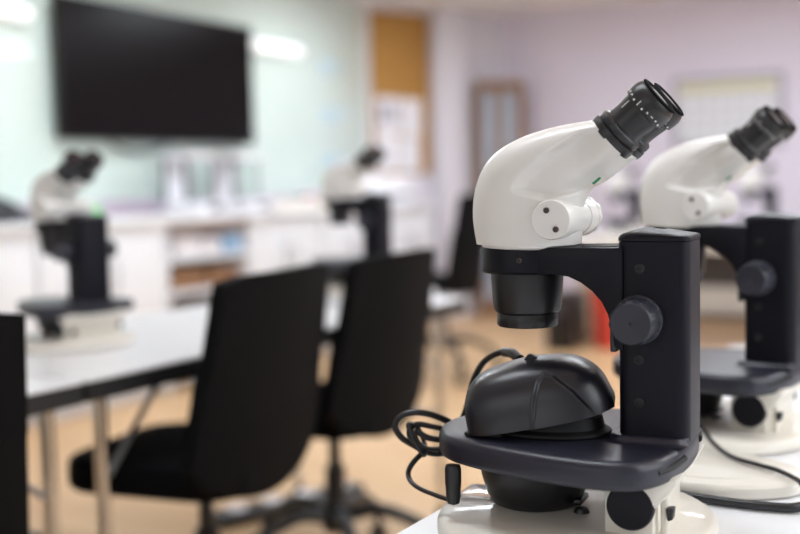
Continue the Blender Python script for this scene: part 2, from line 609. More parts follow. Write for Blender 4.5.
scope = make_microscope('nearest stereo microscope, sharply in focus, with a black dome lamp resting on its stage')
scope.location = (-0.4862, 1.1150, TT)
scope.rotation_euler = (0, 0, R(6))
SG = 'stereo microscopes set out on the tables'
dup(scope, (-0.4720, 1.6550, TT), R(-4), 'second stereo microscope on the foreground table, cut off at the right edge')
dup(scope, (-2.145, 1.985, TT), R(-12), 'blurred stereo microscope on the left table, under the television')
dup(scope, (-2.03, 3.12, TT + 0.0305), R(0), 'small blurred stereo microscope beyond the middle chair, on the far end of the table')

# ------------------------------------------------------------------ dome lamp on the stage
def local_pt(root, v):
    return tuple(c * U for c in v)

def make_lamp():
    t = thing('dome_lamp', 'black dome-shaped lamp with cord, tilted on the stage of the nearest microscope', 'lamp', tuple(scope.location + Vector((0, 0, 104.0 * U))), scope.rotation_euler.z)
    Z0 = 104.0
    bm = NB()
    nx, na = 120, 160
    prof = catmull([(-77, 20, 20), (-74, 37, 31), (-66, 52, 42), (-52, 61, 49), (-30, 66, 53), (0, 68, 54), (28, 65, 52), (46, 60, 48), (60, 50, 41), (70, 36, 32), (77, 12, 20)], 26)
    arch = [(-6, -3), (2, 26), (9, 42), (16, 47), (24, 44), (40, 27), (58, -3)]
    rings = []
    for q in prof:
        ring = []
        for i in range(na + 1):
            ph = PI * i / na
            x, h, w = q.x * 0.95, q.y * 0.86, q.z
            y = -w * sgnpow(math.cos(ph), 0.72)
            z = h * abs(math.sin(ph)) ** 0.75
            if y < 0:
                d = poly_depth(x, z, arch)
                k = sm((d + 2.5) / 5.0)
                y += 5.2 * k * sm(z / 30 + 0.25)
                z -= 0.8 * k
            ring.append(bm.verts.new((x, y, z)))
        rings.append(ring)
    for ra, rb in zip(rings, rings[1:]):
        for i in range(na):
            bm.faces.new((ra[i], ra[i + 1], rb[i + 1], rb[i]))
        bm.faces.new((ra[0], rb[0], rb[-1], ra[-1]))
    bm.faces.new(rings[0]); bm.faces.new(rings[-1])
    TR = Matrix.Translation((22, -20, 13)) @ Matrix.Rotation(R(11), 4, 'Z') @ Matrix.Rotation(R(-11.5), 4, 'Y') @ Matrix.Rotation(R(2), 4, 'X')
    bmesh.ops.transform(bm, matrix=TR, verts=bm.verts)
    zmin = min(v.co.z for v in bm.verts)
    for v in bm.verts:
        v.co.z += max(0, 1.0 - zmin)
    hs = obj('housing', scale_bm(bm), DOME, t, sharp=62)
    bm = NB()
    lathe(bm, [(0.96, 0.3), (1.0, 1.2), (1.0, 4), (0.9, 7), (0.86, 18)], (24, -14, 0), (0, 0, 1), 56)
    for v in bm.verts:
        v.co.x = 24 + (v.co.x - 24) * 66; v.co.y = -14 + (v.co.y + 14) * 46
    box(bm, -44, -6, -66, -56, 0.3, 4, 1.2)
    rim = obj('lamp_rim', scale_bm(bm), DEEP, t)
    bm = NB()
    hexscrew(bm, (-11, -61, 3.6), (0, 0, 1), 2.5)
    obj('screw', scale_bm(bm), STEEL, rim)
    bm = NB()
    prism(bm, [(-8, 0), (8, 0), (7, 2), (1, 6), (-2, 6)], -5, 5, 'y', 0.8, 1, TR @ Matrix.Translation((2, -2, 60)))
    obj('switch', scale_bm(bm), BLACK, hs)
    # cable with its strain relief
    L = lambda pts: [(x * U, y * U, (z - Z0) * U) for x, y, z in pts]
    bm = NB()
    tube(bm, L([(-14, 22, 168), (-26, 34, 172), (-39, 48, 171)]), 5.4 * U, 12)
    obj('strain_relief', bm, BLACK, t)
    bm = NB()
    tube(bm, L([(-30, 42, 172), (-41, 52, 171), (-56, 60, 165), (-72, 66, 153), (-85, 72, 131), (-94, 80, 106), (-104, 82, 84), (-112, 66, 74), (-106, 40, 78), (-97, 30, 86)]), 3.6 * U, 10)
    obj('cable', bm, BLACK, t)
    bm = NB()
    tube(bm, L([(-96, 32, 92), (-112, 20, 103), (-128, 10, 107), (-143, 5, 103), (-148, 0, 93), (-141, 0, 81), (-127, 4, 72), (-112, 8, 65), (-99, 20, 64), (-95, 30, 76)]), 3.6 * U, 8, closed=True, flat=0.7)
    tube(bm, L([(-94, 26, 84), (-112, 14, 92), (-126, 6, 95), (-132, 0, 88), (-126, -4, 79), (-112, 0, 71), (-96, 18, 70)]), 3.3 * U, 8, closed=True, flat=0.7)
    tube(bm, L([(-92, 30, 74), (-112, 10, 80), (-127, 4, 88), (-118, 0, 74), (-104, 12, 66)]), 3.3 * U, 8, flat=0.7)
    cb = obj('cord_bundle', bm, BLACK, t)
    bm = NB()
    tube(bm, L([(-129, -8, 97), (-121, -10, 80), (-112, -8, 66), (-120, 14, 72), (-128, 14, 90)]), 2.6 * U, 8, closed=True)
    obj('cable_tie', bm, BLACK, cb)
    bm = NB()
    tube(bm, L([(-112, 2, 70), (-120, -13, 61), (-125, -20, 50), (-119, -28, 42), (-104, -38, 38), (-82, -52, 37.5), (-62, -63, 37)]), 3.2 * U, 8, flat=0.75)
    obj('power_cord', bm, BLACK, t)
    bm = NB()
    lathe(bm, [(3, 36), (6, 37.5), (7.2, 44), (7.8, 56), (8.2, 57), (8.2, 72), (7, 75.5)], (-54, -72, -Z0), (0, 0, 1), 24)
    obj('plug', scale_bm(bm), BLACK, t)
    return t
make_lamp()

# cream plate and the cable lying on and round it
t = thing('round_plate', 'flat round cream plate on the white table, between the two nearest microscopes', 'plate', (-0.362, 1.385, TT))
bm = NB()
lathe(bm, [(0.95, 0.0005), (0.99, 0.002), (1.0, 0.008), (0.99, 0.014), (0.95, 0.0175), (0.7, 0.0185)], (0, 0, 0), (0, 0, 1), 64, sx=0.090, sy=0.126)
obj('dish', bm, CREAM2, t)
bm = NB()
lathe(bm, [(0.66, 0.018), (0.70, 0.018), (0.69, 0.0195), (0.67, 0.0195)], (0, 0, 0), (0, 0, 1), 64, sx=0.090, sy=0.126)
obj('raised_ring', bm, CREAM2, t)
bm = NB()
tube(bm, [(-0.440, 1.585, TT + 0.034), (-0.405, 1.537, TT + 0.032), (-0.372, 1.472, TT + 0.026), (-0.335, 1.418, TT + 0.0245), (-0.298, 1.392, TT + 0.0245), (-0.268, 1.372, TT + 0.0245), (-0.236, 1.338, TT + 0.0215), (-0.218, 1.312, TT + 0.0100), (-0.234, 1.286, TT + 0.0066), (-0.262, 1.277, TT + 0.0064), (-0.300, 1.275, TT + 0.0064), (-0.335, 1.278, TT + 0.0064), (-0.392, 1.283, TT + 0.0064)],
     [0.0030] * 6 + [0.0042] + [0.0056] * 6, 10)
tag(obj('power_cable', bm, BLACK), 'black power cable crossing the cream plate and looping back along the white table', 'cable')

# ------------------------------------------------------------------ tables
def table(name, label, x0, x1, y0, y1, group, legs=True, edge=EDGE, apron=0.042, legmat=CHROME, inset=0.07, legr=0.016, brace=True, iy=(0.07, 0.07)):
    t = thing(name, label, 'table', ((x0 + x1) / 2, (y0 + y1) / 2, 0), 0, group)
    w, l = (x1 - x0) / 2, (y1 - y0) / 2
    bm = NB(); box(bm, -w, w, -l, l, TT - 0.006, TT, 0.001, 1)
    obj('tabletop', bm, LAMINATE, t)
    if name == 'far_table':
        bm = NB(); box(bm, -0.76, w - 0.05, 0.10, 0.13, 0.38, TT - 0.09); obj('dark_back', bm, DARKG, t)  # dark sheet standing in for the shade under this table
    bm = NB(); box(bm, -w, w, -l, l, TT - 0.006 - apron, TT - 0.0062, 0.002, 1)
    obj('edge_band', bm, edge, t)
    if legs:
        for sx in (-1, 1):
            for sy in (-1, 1):
                x, y = sx * (w - inset), sy * (l - iy[(sy + 1) // 2])
                bm = NB()
                lathe(bm, [(legr, 0.03), (legr, TT - 0.036)], (x, y, 0), (0, 0, 1), 18)
                lathe(bm, [(legr + 0.004, 0.26), (legr + 0.005, 0.27), (legr + 0.005, 0.33), (legr + 0.004, 0.34)], (x, y, 0), (0, 0, 1), 18)
                lg = obj('leg', bm, legmat, t)
                bm = NB()
                lathe(bm, [(legr + 0.003, 0.0), (legr + 0.004, 0.02), (legr + 0.002, 0.035)], (x, y, 0), (0, 0, 1), 18)
                obj('leg_foot', bm, BLACK, lg)
        if brace:
            for sy in (-1, 1):
                bm = NB()
                y = sy * (l - iy[(sy + 1) // 2])
                tube(bm, [(w - inset, y, 0.50), (w - inset - 0.03, y - sy * 0.24, TT - 0.04)], 0.007, 8, smooth=False)
                tube(bm, [(w - inset, y, 0.36), (-w + inset, y, 0.36)], 0.008, 8, smooth=False)
                obj('brace', bm, GREYM, t)
    return t

table('white_table', 'white foreground table carrying the two sharpest microscopes', -0.603, 0.35, -0.10, 2.55, None)
TG = 'white folding tables in the left row'
table('folding_table', 'white folding table with the blurred microscope at its right end, nearest in the left row', -2.40, -1.667, -0.20, 1.600, TG, iy=(0.07, 0.035))
table('folding_table', 'white folding table behind the two middle black chairs, far one of the left row', -2.40, -1.667, 1.612, 3.33, TG, iy=(0.10, 0.07))
table('far_table', 'long white table with pale wooden legs standing across the back near the lavender wall', -3.05, 0.2, 7.35, 8.05, None, edge=CREAMP, apron=0.09, legmat=TAN, legr=0.045, inset=0.22, brace=False, iy=(0.22, 0.22))
dup(scope, (-2.66, 7.75, TT), R(0), 'tiny blurred microscope on the back table, seen between the two foreground heads')
dup(scope, (-1.72, 7.75, TT), R(0), 'tiny blurred microscope on the back table, just right of the second eyepieces')
dup(scope, (-2.12, 7.74, TT), R(0), 'tiny blurred microscope on the back table, mostly behind the second microscope head')

t = thing('base_board', 'low white board under the small microscope at the far end of the left table', 'board', (-1.97, 3.12, TT), 0)
bm = NB(); box(bm, -0.20, 0.20, -0.19, 0.19, 0.0005, 0.030, 0.003); obj('slab', bm, LAMINATE, t)
for sx in (-1, 1):
    for sy in (-1, 1):
        bm = NB(); lathe(bm, [(0.012, 0.0003), (0.012, 0.004)], (sx * 0.17, sy * 0.16, 0), (0, 0, 1), 16); obj('rubber_foot', bm, BLACK, t)
# ------------------------------------------------------------------ chairs
def make_chair(label):
    t = thing('swivel_chair', label, 'chair', (0, 0, 0), 0, 'black swivel chairs along the left tables')
    bm = NB(); n = 12
    prism(bm, rrect(-0.27, 0.19, -0.235, 0.235, 0.11, 7), 0.45, 0.525, 'z', 0.02, 3)
    obj('seat', bm, FABRIC, t)
    # backrest panel: curved in plan, leaning back, rounded corners
    bm = NB()
    nu, nv = 24, 24
    def bp(u, v, off):
        y = u * (0.315 - 0.048 * v)
        zt, zb = 0.945, 0.43 + 0.085 * u * u
        z = zb + (zt - zb) * v
        z -= 0.012 * abs(u) ** 8 * (1 if v > 0.5 else -2.5)
        x = 0.170 + 0.065 * v - 0.030 * u * u + off
        return Vector((x, y, z))
    front = [[bm.verts.new(bp(-1 + 2 * i / nu, j / nv, -0.016)) for j in range(nv + 1)] for i in range(nu + 1)]
    back = [[bm.verts.new(bp(-1 + 2 * i / nu, j / nv, 0.016)) for j in range(nv + 1)] for i in range(nu + 1)]
    for i in range(nu):
        for j in range(nv):
            bm.faces.new((front[i][j], front[i + 1][j], front[i + 1][j + 1], front[i][j + 1]))
            bm.faces.new((back[i][j], back[i][j + 1], back[i + 1][j + 1], back[i + 1][j]))
    for i in range(nu):
        bm.faces.new((front[i][0], back[i][0], back[i + 1][0], front[i + 1][0]))
        bm.faces.new((front[i][nv], front[i + 1][nv], back[i + 1][nv], back[i][nv]))
    for j in range(nv):
        bm.faces.new((front[0][j], front[0][j + 1], back[0][j + 1], back[0][j]))
        bm.faces.new((front[nu][j], back[nu][j], back[nu][j + 1], front[nu][j + 1]))
    obj('backrest', bm, FABRIC, t)
    bm = NB()
    tube(bm, [(0.02, 0, 0.44), (0.11, 0, 0.435), (0.150, 0, 0.47), (0.158, 0, 0.55), (0.163, 0, 0.62)], 0.016, 10)
    obj('back_support', bm, BLACK, t)
    bm = NB()
    lathe(bm, [(0.030, 0.17), (0.030, 0.32), (0.018, 0.325), (0.018, 0.43), (0.06, 0.435), (0.06, 0.45)], (0, 0, 0), (0, 0, 1), 24)
    obj('stem', bm, BLACK, t)
    bm = NB()
    lathe(bm, [(0.036, 0.13), (0.042, 0.14), (0.042, 0.20), (0.034, 0.215)], (0, 0, 0), (0, 0, 1), 24)
    obj('hub', bm, BLACK, t)
    for k in range(5):
        an = R(20 + 72 * k)
        c, s = math.cos(an), math.sin(an)
        bm = NB()
        tube(bm, [(0.03 * c, 0.03 * s, 0.175), (0.13 * c, 0.13 * s, 0.19), (0.25 * c, 0.25 * s, 0.145), (0.31 * c, 0.31 * s, 0.075)], [0.022, 0.021, 0.019, 0.017, 0.014], 10)
        lg = obj('leg', bm, BLACK, t)
        bm = NB()
        for e in (-1, 1):
            lathe(bm, [(0.012, 0), (0.027, 0.002), (0.027, 0.014), (0.012, 0.016)], (0.31 * c - s * 0.006 * e, 0.31 * s + c * 0.006 * e, 0.0272), (-s * e, c * e, 0), 20)
        lathe(bm, [(0.008, 0.03), (0.008, 0.085)], (0.31 * c, 0.31 * s, 0), (0, 0, 1), 12)
        obj('caster', bm, BLACK, lg)
    return t
ch = make_chair('black fabric swivel chair in the middle left, larger of the two whole backs')
ch.location = (-1.715, 2.02, 0); ch.rotation_euler = (0, 0, R(10))
dup(ch, (-1.765, 2.655, 0), R(6), 'black fabric swivel chair right of the larger one, under the small blurred microscope')
dup(ch, (-1.62, 0.96, 0), R(2), 'black fabric swivel chair cut off by the left edge of the photo')
fc = dup(ch, (-3.06, 5.78, 0.06), R(10), 'dark swivel chair standing far back, just left of the nearest microscope head', 'far chairs')
fc.location.z = 0.0
fc.scale = (1.08, 1.08, 1.14)

# power strip on the floor beneath the chairs
t = thing('power_strip', 'black floor power strip with pale sockets, on the wood floor below the middle chairs', 'power strip', (-2.27, 3.12, 0), R(68))
bm = NB(); box(bm, -0.30, 0.30, -0.045, 0.045, 0, 0.045, 0.008); obj('housing', bm, BLACK, t)
for k in range(4):
    bm = NB(); lathe(bm, [(0.034, 0.040), (0.034, 0.052), (0.024, 0.053), (0.022, 0.047)], (-0.21 + 0.14 * k, 0, 0), (0, 0, 1), 24)
    obj('socket', bm, PAPER, t)

# ------------------------------------------------------------------ room shell
XW, YW, H = -4.76, 9.11, 2.60
D0, D1 = Vector((XW, 7.80)), Vector((-4.15, YW))
bm = NB(); box(bm, -5.2, 3.2, -2.6, 9.6, -0.05, 0.0); struct('floor', bm, FLOOR)
bm = NB(); box(bm, -5.2, 3.2, -2.6, 9.6, H, H + 0.08); struct('ceiling', bm, CEIL)
bm = NB(); box(bm, XW - 0.12, XW, -2.6, 7.80, 0, H); struct('wall_left', bm, WALLG)
bm = NB(); box(bm, -4.15, 3.2, YW, YW + 0.12, 0, H); struct('wall_back', bm, LAV)
bm = NB()
nd = (D1 - D0).normalized(); nn = Vector((-nd.y, nd.x))
prism(bm, [tuple(D0), tuple(D1), tuple(D1 + nn * 0.12), tuple(D0 + nn * 0.12)], 0, H, 'z')
struct('wall_corner', bm, WALLW)
bm = NB(); box(bm, -4.15, 3.2, YW - 0.02, YW, 0, 0.1, 0.004); struct('baseboard_back', bm, CABWHITE)
# column standing out of the corner wall
def diag(tt, off):
    q = D0.lerp(D1, tt)
    return q - nn * off
bm = NB()
a0, a1 = diag(0.42, 0), diag(0.62, 0)
prism(bm, [tuple(a0), tuple(a1), tuple(a1 - nn * 0.16), tuple(a0 - nn * 0.16)], 0, H, 'z', 0.006)
struct('trim_1', bm, WALLW)
# lilac tile strip above the counter
bm = NB(); box(bm, XW, XW + 0.012, 2.4, 7.78, 0.985, 1.09, 0.002); struct('trim_2', bm, LILAC)

# glass writing board
t = thing('writing_board', 'wide pale green glossy writing board behind the television', 'whiteboard', (XW, 4.6, 1.8))
bm = NB(); box(bm, 0.001, 0.018, -3.4, 3.08, -0.72, 0.77, 0.002); obj('board', bm, GLASSBOARD, t)
for j, (z, w) in enumerate(((0.26, 0.34), (0.20, 0.22), (-0.10, 0.36), (-0.16, 0.30), (-0.46, 0.34), (-0.51, 0.2))):
    bm = NB()
    pts = []
    for k in range(int(w / 0.05)):
        y = 2.45 + k * 0.055
        pts += [(0.0195, y, z), (0.0195, y + 0.012, z + 0.03), (0.0195, y + 0.024, z - 0.004), (0.0195, y + 0.04, z + 0.02)]
    tube(bm, pts, 0.006, 6, 3)
    obj('handwriting_line', bm, BLUEINK, t)

# television
t = thing('television', 'large black flat television mounted on the pale green board', 'television', (XW + 0.02, 5.235, 1.82), 0)
bm = NB(); box(bm, 0.06, 0.10, -0.865, 0.865, -0.395, 0.395, 0.006); obj('bezel', bm, TVBODY, t)
bm = NB(); box(bm, 0.0995, 0.102, -0.85, 0.85, -0.375, 0.385, 0.0005, 1); obj('screen', bm, TVSCREEN, t)
bm = NB(); box(bm, 0.0, 0.06, -0.3, 0.3, -0.2, 0.2, 0.005); obj('wall_mount', bm, GREYM, t)
bm = NB(); tube(bm, [(0.03, -0.45, -0.33), (0.04, -0.40, -0.42), (0.04, -0.20, -0.46), (0.04, 0.02, -0.41), (0.03, 0.06, -0.33)], 0.008, 8); obj('cable', bm, BLACK, t)

for lb, y, z in (('slim glowing strip for a ceiling-light reflection at the top of the green board, left of the television', 3.93, 2.06), ('slim glowing strip for a ceiling-light reflection on the green board, just right of the television', 6.43, 2.09)):  # added glowing strips imitate ceiling lights mirrored in the glossy board
    t = thing('board_glint', lb, 'lamp', (XW + 0.019, y, z), 0, 'glowing strips for reflections on the writing board')
    bm = NB(); box(bm, 0.0, 0.02, -0.30, 0.30, -0.02, 0.06, 0.004); obj('glint_backing', bm, CABWHITE, t)
    bm = NB(); lathe(bm, [(0.03, -0.29), (0.042, -0.27), (0.042, 0.27), (0.03, 0.29)], (0.06, 0, 0.02), (0, 1, 0), 20); obj('glint_strip', bm, GLINTW, t)

# ------------------------------------------------------------------ counter units along the left wall
XF = -4.14
CG = 'white base cabinets under the counter'
CTOP = 0.985
labels = ['white base cabinet farthest left, behind the near folding table',
          'white base cabinet directly left of the open shelves',
          'white base cabinet directly right of the open shelves',
          'white base cabinet second to the right of the open shelves',
          'white base cabinet at the right end of the counter']
spans = [(2.90, 3.72), (3.73, 4.62), (5.40, 6.14), (6.15, 6.96), (6.97, 7.75)]
for lb, (y0, y1) in zip(labels, spans):
    t = thing('base_cabinet', lb, 'cabinet', ((XF + XW) / 2, (y0 + y1) / 2, 0), 0, CG)
    hx, hy = (XF - XW) / 2 - 0.012, (y1 - y0) / 2
    bm = NB(); box(bm, -hx + 0.006, hx - 0.02, -hy, hy, 0.08, CTOP - 0.036, 0.002, 1); box(bm, -hx + 0.006, hx - 0.07, -hy + 0.01, hy - 0.01, 0, 0.08)
    obj('carcass', bm, CABWHITE, t)
    for s in (-1, 1):
        bm = NB(); box(bm, hx - 0.02, hx, min(s * 0.003, s * (hy - 0.004)), max(s * 0.003, s * (hy - 0.004)), 0.09, CTOP - 0.045, 0.003)
        d = obj('door', bm, CABWHITE, t)
        bm = NB(); tube(bm, [(hx, s * 0.05, 0.62), (hx + 0.03, s * 0.05, 0.63), (hx + 0.03, s * 0.05, 0.75), (hx, s * 0.05, 0.76)], 0.006, 8)
        obj('handle', bm, GREYM, d)
t = thing('shelf_unit', 'white open shelf unit with books and boxes, below the television', 'shelf', ((XF + XW) / 2, 5.01, 0))
hx, hy = (XF - XW) / 2 - 0.012, 0.38
bm = NB(); box(bm, -hx + 0.006, -hx + 0.02, -hy, hy, 0, CTOP - 0.036); obj('dark_back', bm, SHELFIN, t)
for s in (-1, 1):
    bm = NB(); box(bm, -hx + 0.02, hx, s * (hy - 0.011) - 0.011, s * (hy - 0.011) + 0.011, 0, CTOP - 0.036, 0.002); obj('side_panel', bm, CABWHITE, t)
for z in (0.06, 0.34, 0.54, 0.73):
    bm = NB(); box(bm, -hx + 0.02, hx - 0.002, -hy + 0.022, hy - 0.022, z, z + 0.028, 0.002); obj('shelf', bm, CABWHITE, t)
bm = NB(); box(bm, -hx + 0.02, hx, -hy + 0.022, hy - 0.022, 0.88, CTOP - 0.036, 0.002); obj('top_rail', bm, SHELFIN, t)
# things on the shelves
def shelf_thing(name, label, cat, y0, y1, z, hgt, m, dep=0.28, group='things on the open shelves', kind='box'):
    bm = NB()
    x1 = XF - 0.03
    if kind == 'box':
        box(bm, x1 - dep, x1, y0, y1, z, z + hgt, 0.006)
        box(bm, x1 - dep - 0.004, x1 + 0.004, y0 - 0.004, y1 + 0.004, z + hgt * 0.72, z + hgt * 0.98, 0.004)
    else:
        k = 6
        for i in range(k):
            dx = random.uniform(-0.01, 0.01)
            box(bm, x1 - dep + dx, x1 + dx, y0, y1, z + hgt * i / k, z + hgt * (i + 0.92) / k, 0.001, 1)
    tag(obj(name, bm, m), label, cat, group)
shelf_thing('paper_stack', 'white paper stack at left on the upper open shelf', 'paper', 4.73, 4.95, 0.7585, 0.11, PAPER, kind='s')
shelf_thing('paper_stack', 'white paper stack in the middle of the upper open shelf', 'paper', 4.97, 5.13, 0.7585, 0.09, PAPER, kind='s')
shelf_thing('blue_box', 'light blue box at right on the upper open shelf', 'box', 5.16, 5.32, 0.7585, 0.105, BLUE)
shelf_thing('brown_box', 'dark brown box at left on the middle open shelf', 'box', 4.70, 4.97, 0.5685, 0.11, BROWN)
shelf_thing('brown_box', 'dark brown box at right on the middle open shelf', 'box', 5.02, 5.29, 0.5685, 0.10, BROWN)
shelf_thing('brown_box', 'dark brown box on the lowest visible open shelf', 'box', 4.77, 5.17, 0.3685, 0.10, BROWN)

t = thing('countertop', 'long white countertop along the wall below the television', 'countertop', ((XF + XW) / 2, 5.33, CTOP))
bm = NB(); box(bm, -0.285, 0.325, -2.45, 2.43, -0.035, 0, 0.003); obj('worktop', bm, LAMINATE, t)

# analytical balances with glass draught shields
def balance(label, y):
    t = thing('lab_balance', label, 'balance', (-4.43, y, CTOP), 0, 'white balances on the counter')
    bm = NB(); box(bm, -0.15, 0.17, -0.105, 0.105, 0.0, 0.075, 0.015, 3); obj('body', bm, PAPER, t)
    bm = NB(); box(bm, 0.168, 0.172, -0.06, 0.06, 0.02, 0.055, 0.001, 1); obj('display', bm, DARKG, t)
    for s in (-1, 1):
        bm = NB(); box(bm, 0.055, 0.075, s * 0.095 - 0.01, s * 0.095 + 0.01, 0.07, 0.33, 0.003); obj('post', bm, GREYM, t)
        bm = NB(); box(bm, -0.15, -0.13, s * 0.095 - 0.01, s * 0.095 + 0.01, 0.07, 0.33, 0.003); obj('post', bm, DARKG, t)
    bm = NB(); box(bm, -0.145, -0.138, -0.085, 0.085, 0.075, 0.33, 0.001, 1); obj('rear_panel', bm, PAPER, t)
    bm = NB(); box(bm, 0.060, 0.064, -0.085, 0.085, 0.075, 0.33, 0.0005, 1); obj('glass_front', bm, CLEAR, t)
    bm = NB(); box(bm, -0.155, 0.085, -0.107, 0.107, 0.33, 0.365, 0.008); obj('top_cover', bm, PAPER, t)
    bm = NB(); lathe(bm, [(0.02, 0.075), (0.02, 0.09), (0.045, 0.092), (0.045, 0.096)], (-0.04, 0, 0), (0, 0, 1), 28); obj('weighing_pan', bm, CHROME, t)
balance('white lab balance with glass chamber on the counter, the left of two', 5.20)
balance('white lab balance with glass chamber on the counter, the right of two', 5.66)

def bottle(label, x, y, m, hh=0.14, r=0.035):
    t = thing('lab_bottle', label, 'bottle', (x, y, CTOP), 0, 'small bottles on the counter')
    bm = NB(); lathe(bm, [(r * 0.9, 0), (r, 0.005), (r, hh * 0.62), (r * 0.8, hh * 0.72), (r * 0.4, hh * 0.8), (r * 0.4, hh * 0.86)], (0, 0, 0), (0, 0, 1), 24); obj('body', bm, m, t)
    bm = NB(); lathe(bm, [(r * 0.5, hh * 0.84), (r * 0.5, hh), (r * 0.4, hh * 1.01)], (0, 0, 0), (0, 0, 1), 20); obj('cap', bm, PAPER, t)
bottle('bright green squat bottle on the counter behind the left microscope', -4.38, 4.31, LIME, 0.085, 0.055)
bottle('pink bottle on the counter right of the balances', -4.42, 6.42, PINK, 0.13, 0.045)
bottle('dark bottle on the counter right of the balances', -4.40, 6.30, DARKG, 0.11, 0.04)
bottle('pale yellow bottle on the counter, beside the pink one', -4.36, 6.54, YELLOW, 0.10, 0.045)
bottle('red bottle on the counter just left of the small microscope', -4.38, 6.70, RED, 0.10, 0.045)

t = thing('phone_box', 'small dark telephone on the counter behind the left microscope head', 'telephone', (-4.40, 3.82, CTOP))
bm = NB(); prism(bm, [(-0.10, 0), (0.10, 0), (0.10, 0.03), (-0.08, 0.09), (-0.10, 0.09)], -0.09, 0.09, 'y', 0.006); obj('body', bm, DARKG, t)
bm = NB(); tube(bm, [(0.08, -0.05, 0.062), (0.05, -0.055, 0.085), (-0.05, -0.055, 0.115), (-0.085, -0.05, 0.11)], 0.018, 10); obj('handset', bm, BLACK, t)
t = thing('tray', 'shallow cream tray on the counter right of the balances', 'tray', (-4.38, 6.01, CTOP))
bm = NB()
box(bm, -0.16, 0.16, -0.22, 0.22, 0, 0.008)
for (x0, x1, y0, y1) in ((-0.16, -0.15, -0.22, 0.22), (0.15, 0.16, -0.22, 0.22), (-0.15, 0.15, -0.22, -0.21), (-0.15, 0.15, 0.21, 0.22)):
    box(bm, x0, x1, y0, y1, 0.008, 0.07, 0.002, 1)
obj('pan', bm, CREAMP, t)
t = thing('printer', 'white printer on the right end of the counter, below the notice board', 'printer', (-4.43, 7.36, CTOP))
bm = NB(); box(bm, -0.2, 0.2, -0.22, 0.22, 0, 0.22, 0.02, 3); obj('body', bm, PAPER, t)
bm = NB(); box(bm, 0.19, 0.202, -0.17, 0.17, 0.06, 0.09, 0.002, 1); obj('paper_slot', bm, DARKG, t)
bm = NB(); prism(bm, [(-0.18, 0.21), (-0.10, 0.21), (-0.17, 0.36), (-0.185, 0.36)], -0.14, 0.14, 'y', 0.004); obj('paper_tray', bm, PAPER, t)

# ------------------------------------------------------------------ notice board on the corner wall
ang = math.atan2(nd.y, nd.x)
def on_diag(name, label, cat, tt, z):
    q = diag(tt, 0)
    return thing(name, label, cat, (q.x, q.y, z), ang)     # local x along the wall, local -y into the room
t = on_diag('notice_board', 'tall cork notice board on the corner wall, right of the writing board', 'notice board', 0.21, 1.90)
bm = NB(); box(bm, -0.27, 0.27, -0.02, -0.001, -0.66, 0.64, 0.002); obj('cork_sheet', bm, CORK, t)
bm = NB()
for b in ((-0.285, -0.27, -0.675, 0.655), (0.27, 0.285, -0.675, 0.655)):
    box(bm, b[0], b[1], -0.026, -0.001, b[2], b[3], 0.002)
box(bm, -0.27, 0.27, -0.026, -0.001, 0.64, 0.655, 0.002); box(bm, -0.27, 0.27, -0.026, -0.001, -0.675, -0.66, 0.002)
obj('frame', bm, CORK, t)
def sheet(label, x0, x1, z0, z1, pic=None):
    q = diag(0.21, 0)
    s = thing('paper_sheet', label, 'paper', (q.x, q.y, 1.90), ang, 'papers pinned to the notice board')
    bm = NB(); box(bm, x0, x1, -0.0235, -0.0205, z0, z1); obj('sheet', bm, PAPER, s)
    if pic:
        bm = NB()
        for (a0_, a1_, c0, c1) in pic:
            box(bm, a0_, a1_, -0.0250, -0.0236, c0, c1)
        obj('print', bm, PAPERG, s)
sheet('white sheet with grey pictures, upper left of the cork board papers', -0.26, 0.00, -0.34, -0.04, ((-0.23, -0.17, -0.26, -0.10), (-0.13, -0.09, -0.24, -0.08), (-0.06, -0.03, -0.26, -0.12)))
sheet('plain white sheet, upper right of the cork board papers', 0.01, 0.20, -0.36, -0.05)
sheet('plain white sheet, lower left of the cork board papers', -0.26, -0.03, -0.65, -0.35)
sheet('plain white sheet, lower right of the cork board papers', -0.02, 0.18, -0.655, -0.37)

# tall glass-fronted cabinet
t = thing('display_cabinet', 'tall brown wooden cabinet with glass doors in the far corner', 'cabinet', (-4.04, 8.78, 0), R(20))
hw, hd_, hh = 0.20, 0.15, 2.0
bm = NB()
box(bm, -hw, hw, hd_ - 0.02, hd_, 0, hh); box(bm, -hw, -hw + 0.03, -hd_, hd_ - 0.02, 0, hh, 0.002); box(bm, hw - 0.03, hw, -hd_, hd_ - 0.02, 0, hh, 0.002)
box(bm, -hw + 0.03, hw - 0.03, -hd_, hd_ - 0.02, hh - 0.05, hh, 0.002); box(bm, -hw + 0.03, hw - 0.03, -hd_, hd_ - 0.02, 0, 0.08, 0.002)
obj('carcass', bm, BROWN, t)
for z in (0.5, 0.9, 1.3, 1.62):
    bm = NB(); box(bm, -hw + 0.03, hw - 0.03, -hd_ + 0.04, hd_ - 0.02, z, z + 0.02); obj('shelf', bm, BROWN, t)
